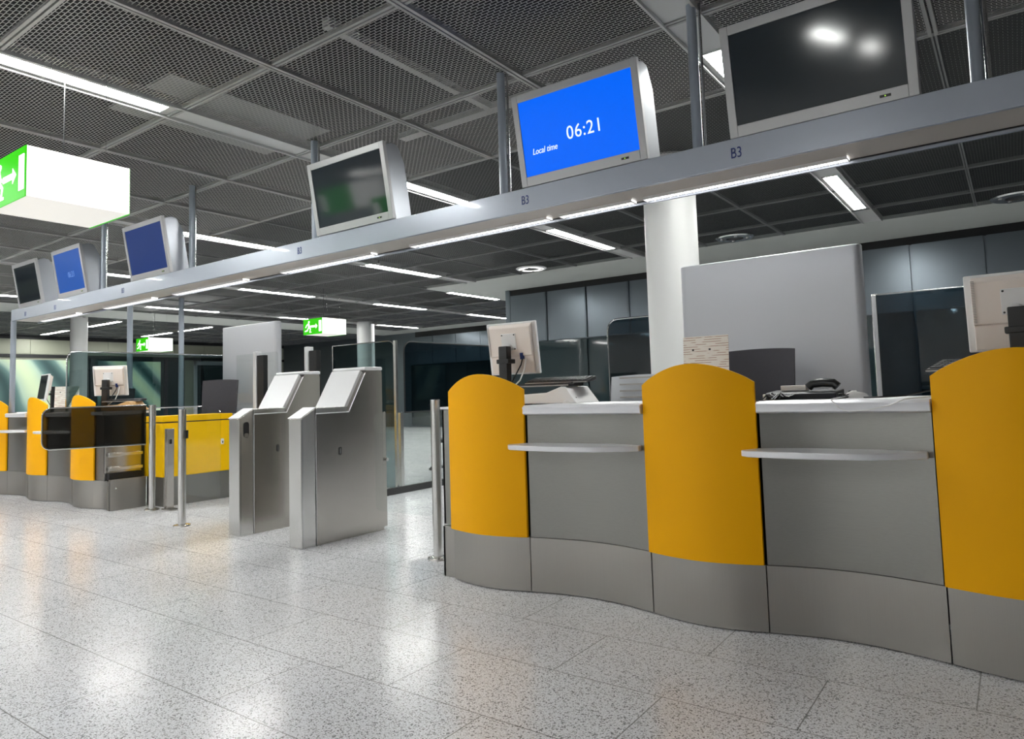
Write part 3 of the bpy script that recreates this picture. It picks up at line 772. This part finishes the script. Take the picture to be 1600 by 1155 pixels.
# ------------------------------------------------------------------ desk equipment
def make_monitor(stand=True):
    """origin on the worktop; screen faces +y, back faces -y"""
    t = thing('computer_monitor', '', 'monitor')
    R = Matrix.Translation((0, 0, .39)) @ Matrix.Rotation(math.radians(8), 4, 'X')
    w, h = .205, .185
    B().box(-w, w, -.014, .014, -h, h).rot(R).build('front_frame', 'whitep', t, bevel=.006)
    B().box(-w+.018, w-.018, .0135, .0155, -h+.02, h-.018).rot(R).build('display', 'off', t)
    B().prism([(-.034, -h+.012), (-.034, -.055), (-.05, -.05), (-.052, h-.035), (-.034, h-.02), (-.012, h-.01), (-.012, -h+.01)], 'x', -w+.03, w-.028).rot(R).build('back_cover', 'creamp', t, bevel=.005)
    b = B()
    for i in range(26): b.box(-w+.032, -w+.046, -.056, -.052, -.04+i*.0078, -.0365+i*.0078)
    b.rot(R).build('vent', 'slot', t)
    B().box(-.06, .06, -.058, -.05, -.01, .11).rot(R).build('mount_plate', 'whitep', t, bevel=.003)
    for x in (-.05, .05):
        for z in (0, .10): B().cyl((x, -.062, z), (x, -.056, z), .005, 8).rot(R).build('screw', 'blackp', t)
    B().box(-.035, .035, -.145, -.085, -.005 if stand else .1, .40).build('stand_column', 'blackp', t, bevel=.006)
    B().box(-.05, .05, -.15, -.06, .28, .31).build('stand_collar', 'blackp', t, bevel=.004)
    B().cyl((0, -.10, .36), (0, -.05, .40), .025, 14).build('tilt_joint', 'whitep', t, smooth=True)
    B().box(-.06, .06, -.19, -.03, 0, .02).build('stand_foot', 'blackp', t, bevel=.006)
    B().box(.085, .105, -.062, -.035, -.075, -.03).rot(R).build('plug', 'navy', t)
    B().tube([(.095, -.03, .33), (.09, -.05, .27), (.05, -.06, .20), (.03, -.09, .14), (.02, -.1, .04)], .005, 6).build('black_cable', 'blackp', t, smooth=True)
    B().tube([(.125, -.04, .31), (.13, -.07, .24), (.11, -.10, .16), (.05, -.13, .10), (.0, -.16, .02)], .005, 6).build('white_cable', 'whitep', t, smooth=True)
    return t
GM = 'monitors on the counters'
WZ = 1.113
m1 = make_monitor(); m1.location = (-2.885, 4.02, WZ); m1.rotation_euler = (0, 0, math.radians(3)); m1['group'] = GM
m1['label'] = 'white computer monitor on black column, at the gate end of near counter'
dup(m1, (.025, 4.02, WZ+.0), 'white computer monitor cut off by the photo edge, behind the last panel', GM, math.radians(-3))
dup(m1, (-9.10, 4.10, WZ-.02), 'white computer monitor seen from behind, on the far counter', GM, math.radians(38))
dup(m1, (-10.95, 4.05, WZ-.05), 'white monitor with its dark display showing, on the far counter', GM, math.radians(172))

def keyboard(x, y, z, rz, tilt, label, group='keyboards'):
    t = thing('keyboard', label, 'keyboard', (x, y, z), rz, group); 
    R = Matrix.Rotation(tilt, 4, 'X')
    B().prism([(-.085, 0), (-.085, .014), (.085, .026), (.085, 0)], 'x', -.225, .225).rot(R).build('case', 'blackp', t, bevel=.003)
    k = B()
    for r in range(5):
        n = 15
        for i in range(n):
            xx = -.212+i*.0285; yy = -.070+r*.028; zz = .014+(yy+.085)*.07
            k.box(xx, xx+.024, yy, yy+.022, zz, zz+.007)
    k.rot(R).build('keys', 'darkp', t)
    B().box(-.225, .225, -.088, -.083, .004, .009).rot(R).build('front_edge', 'slot', t)
    return t
# printer boxes: white wedge with sloping end
def printer(x, y, z, rz, label, mat='whitep'):
    t = thing('document_printer', label, 'printer', (x, y, z), rz, 'document printers')
    B().prism([(-.19, 0), (.23, 0), (.145, .105), (.115, .108), (.0, .07), (-.19, .062)], 'y', -.15, .15).build('body', mat, t, bevel=.006)
    B().box(.02, .16, -.10, .10, .062, .066).rot(Matrix.Translation((-.16, 0, .004))).build('paper_slot', 'blackp', t)
    return t
printer(-2.50, 3.98, WZ, 0, 'white wedge-shaped printer under the black keyboards by the gate-end monitor')
keyboard(-2.49, 4.00, WZ+.138, math.radians(8), math.radians(6), 'black keyboard lying on the white printer by the gate-end monitor')
keyboard(-2.56, 3.96, WZ+.110, math.radians(-5), math.radians(0), 'lower black keyboard wedged on the white printer') 
pr2 = printer(-.17, 3.98, WZ, PI, 'white printer mostly hidden behind the last yellow panel'); pr2.scale = (.7, 1, .8)
keyboard(-.12, 3.95, WZ+.135, math.radians(-22), math.radians(12), 'black keyboard propped up beside the cut-off monitor')
printer(-8.80, 4.12, WZ, math.radians(35), 'printer with wooden end on the far counter', 'wood')
keyboard(-8.85, 4.15, WZ+.11, math.radians(40), math.radians(4), 'black keyboard on the far counter printer')

def mouse(x, y, rz, label):
    t = thing('computer_mouse', label, 'mouse', (x, y, WZ), rz, 'computer mice')
    vs = []; fs = []; n, m = 16, 6
    for j in range(m+1):
        e = j/m*PI/2
        for i in range(n):
            a = 2*PI*i/n
            vs.append((.055*math.cos(a)*math.cos(e)**.6, .030*math.sin(a)*math.cos(e)**.6, .034*math.sin(e)*(1+.15*math.cos(a))))
    for j in range(m):
        for i in range(n): fs.append((j*n+i, j*n+(i+1) % n, (j+1)*n+(i+1) % n, (j+1)*n+i))
    fs.append(tuple(range(n-1, -1, -1)))
    B().add(vs, fs).build('shell', 'whitep', t, smooth=True)
    B().cyl((.03, -.006, .030), (.03, .006, .030), .009, 12).build('scroll_wheel', 'blackp', t)
    return t
mouse(-.655, 3.84, math.radians(200), 'white computer mouse beside the phone tray, its cord drooping')
mouse(-2.33, 3.86, math.radians(30), 'white computer mouse beside the white wedge-shaped printer')
cb_ = B().tube([(-.70, 3.82, WZ+.01), (-.715, 3.60, WZ+.006), (-.70, 3.46, WZ+.005), (-.68, 3.430, WZ-.012), (-.66, 3.425, WZ-.035), (-.62, 3.422, WZ-.05), (-.55, 3.424, WZ-.045), (-.46, 3.43, WZ-.025), (-.40, 3.435, WZ+.002), (-.34, 3.50, WZ+.006), (-.30, 3.70, WZ+.006), (-.28, 3.80, WZ+.006)], .0028, 6).build('mouse_cord', 'whitep', smooth=True)
tag(cb_, 'thin white cord drooping over the worktop edge from the mouse', 'cord')
cb_ = B().tube([(-.60, 3.70, WZ+.006), (-.52, 3.62, WZ+.008), (-.42, 3.66, WZ+.012), (-.34, 3.72, WZ+.03), (-.24, 3.78, WZ+.05)], .004, 6).build('power_cord', 'blackp', smooth=True)
tag(cb_, 'black cord lying on the worktop beside the last yellow panel', 'cord')
# phone with tray
ph = thing('telephone', 'dark desk telephone base between the leaflet and white mouse', 'telephone', (-.90, 3.84, WZ))
B().prism([(-.10, 0), (-.12, .03), (-.09, .038), (.10, .048), (.11, 0)], 'x', -.17, .17).build('base', 'darkp', ph, bevel=.005)
hb = B(); hb.tube([(.03, -.05, .06), (.05, -.05, .078), (.10, -.05, .082), (.15, -.05, .078), (.17, -.05, .06)], .022, 10)
hb.build('handset', 'blackp', ph, smooth=True)
cdp = [(.17+.012*math.cos(i*.9)+i*.0012, -.05+.012*math.sin(i*.9)+i*.001, .015+.01*math.sin(i*.2)) for i in range(60)]
B().tube(cdp, .003, 5).build('coiled_cord', 'blackp', ph, smooth=True)
B().box(-.185, -.165, -.11, .10, .0, .03).build('end_cap', 'whitep', ph, bevel=.004)
nb = B().box(-1.01, -.885, 3.80, 3.87, WZ+.046, WZ+.072).build('note_pad', 'paper', bevel=.002)
tag(nb, 'small white note pad lying on the telephone base', 'note pad')
# cable bunch
rb = B()
for i in range(7):
    x0 = -1.08+i*.014
    rb.tube([(x0, 3.70+.03*math.sin(i), WZ+.004), (x0+.02, 3.72, WZ+.025+.006*(i % 3)), (x0+.05, 3.70, WZ+.015), (x0+.075, 3.73, WZ+.028)], .004, 6)
tag(rb.build('cable_bundle', 'darkp', smooth=True), 'small heap of grey tied cables beside the middle yellow panel', 'cables')

# leaflet holders
def leaflet(x, y, rz, tilt, label, w=.135, h=.33):
    t = thing('leaflet_holder', label, 'leaflet holder', (x, y, WZ), rz, 'leaflet holders')
    R = Matrix.Rotation(tilt, 4, 'X')
    B().box(-w, w, 0, .004, .01, h).rot(R).build('sheet', 'print', t)
    for x_ in (-.08, .02): B().box(x_, x_+.012, -.004, -.003, h-.085, h-.074).rot(R).build('print_mark', 'blackp', t)
    B().box(-w, w, 0, .09, 0, .006).build('foot', 'clear', t)
    return t
leaflet(-1.46, 3.93, 0, math.radians(-4), 'printed cream notice standing behind the middle yellow panel', h=.375)
leaflet(-10.05, 3.98, math.radians(62), math.radians(-14), 'printed cream notice leaning on the far counter', h=.34)
pd = B().box(-9.75, -9.35, 3.92, 4.1, WZ, WZ+.04).build('telephone', 'darkp', bevel=.008)
tag(pd, 'dark desk telephone on the far counter behind the smoked glass', 'telephone')

# ------------------------------------------------------------------ chairs
def make_chair(mat='fabric', ribs=False, w=.24, top=1.44):
    t = thing('office_chair', '', 'chair')
    # curved backrest; person faces -y, the back of the shell looks +y
    cols = []
    n = 12
    for i in range(n+1):
        u = -1+2*i/n
        cols.append((u, i))
    vs = []; m = 9
    for side in (0, .022):
        for u, i in cols:
            for j in range(m):
                v = j/(m-1); ww = w*(1-.10*(1-v)**2)
                vs.append((u*ww, .20+side+.06*v*v+.0*u-.05*u*u, .72+(top-.72)*v-.012*u*u*v))
    A = lambda s, i, j: s*(n+1)*m+i*m+j
    fs = []
    for i in range(n):
        for j in range(m-1):
            fs += [(A(0, i, j), A(0, i+1, j), A(0, i+1, j+1), A(0, i, j+1)), (A(1, i, j), A(1, i, j+1), A(1, i+1, j+1), A(1, i+1, j))]
        fs += [(A(0, i, 0), A(1, i, 0), A(1, i+1, 0), A(0, i+1, 0)), (A(0, i, m-1), A(0, i+1, m-1), A(1, i+1, m-1), A(1, i, m-1))]
    for j in range(m-1):
        fs += [(A(0, 0, j), A(0, 0, j+1), A(1, 0, j+1), A(1, 0, j)), (A(0, n, j), A(1, n, j), A(1, n, j+1), A(0, n, j+1))]
    bk = B().add(vs, fs).build('backrest', mat, t, smooth=True)
    if ribs:
        for z in (1.12, 1.17, 1.22, 1.27):
            B().box(-.17, .17, .165, .20, z, z+.012).build('slot', 'slot', bk)
    B().prism(rrect(-.235, .235, -.23, .22, .06), 'z', .62, .69).build('seat', mat, t, bevel=.015)
    B().box(-.03, .03, .17, .225, .60, .9).build('back_bar', 'blackp', t)
    B().cyl((0, 0, .08), (0, 0, .62), .028, 14).build('column', 'blackp', t, smooth=True)
    for k in range(5):
        a = 2*PI*k/5
        lg = B().cyl((0, 0, .10), (.28*math.cos(a), .28*math.sin(a), .07), .022, 8, .014).build('leg', 'blackp', t)
        B().cyl((.28*math.cos(a)-.012, .28*math.sin(a), .03), (.28*math.cos(a)+.012, .28*math.sin(a), .03), .03, 12).build('castor', 'blackp', lg)
    return t
GC = 'high office chairs'
c1 = make_chair(); c1.location = (-1.43, 4.65, 0); c1['group'] = GC; c1['label'] = 'dark grey upholstered chair behind the near counter beside the cream notice'
dup(c1, (-8.95, 5.38, 0), 'dark grey upholstered chair behind the yellow cabinet', GC, math.radians(35), scale=(1.04, 1, 1.035))
dup(c1, (-10.75, 4.85, 0), 'dark grey chair behind the far counter keyboard', GC, math.radians(40), scale=(1, 1, .99))
c2 = make_chair('ltfab', True, .26, 1.30); c2.location = (-2.35, 4.75, 0); c2['group'] = GC
c2['label'] = 'light grey slotted plastic chair left of the middle yellow panel'
wch = make_chair('fabric'); wch.location = (-7.3, 8.3, -.18); wch.location.z = 0; wch.scale = (1, 1, .72); wch.rotation_euler = (0, 0, 2.2)
wch['label'] = 'dark chair seen through the clear partition behind the gates'; wch['group'] = GC

# ------------------------------------------------------------------ render settings
w = bpy.data.worlds.new('world'); S.world = w; w.use_nodes = True
w.node_tree.nodes['Background'].inputs['Color'].default_value = (.5, .55, .6, 1)
w.node_tree.nodes['Background'].inputs['Strength'].default_value = .05
S.view_settings.view_transform = 'Standard'; S.view_settings.look = 'None'
S.view_settings.gamma = 1; S.view_settings.exposure = .2
S.view_settings.use_curve_mapping = False
S.cycles.transparent_max_bounces = 16
S.cycles.max_bounces = 8
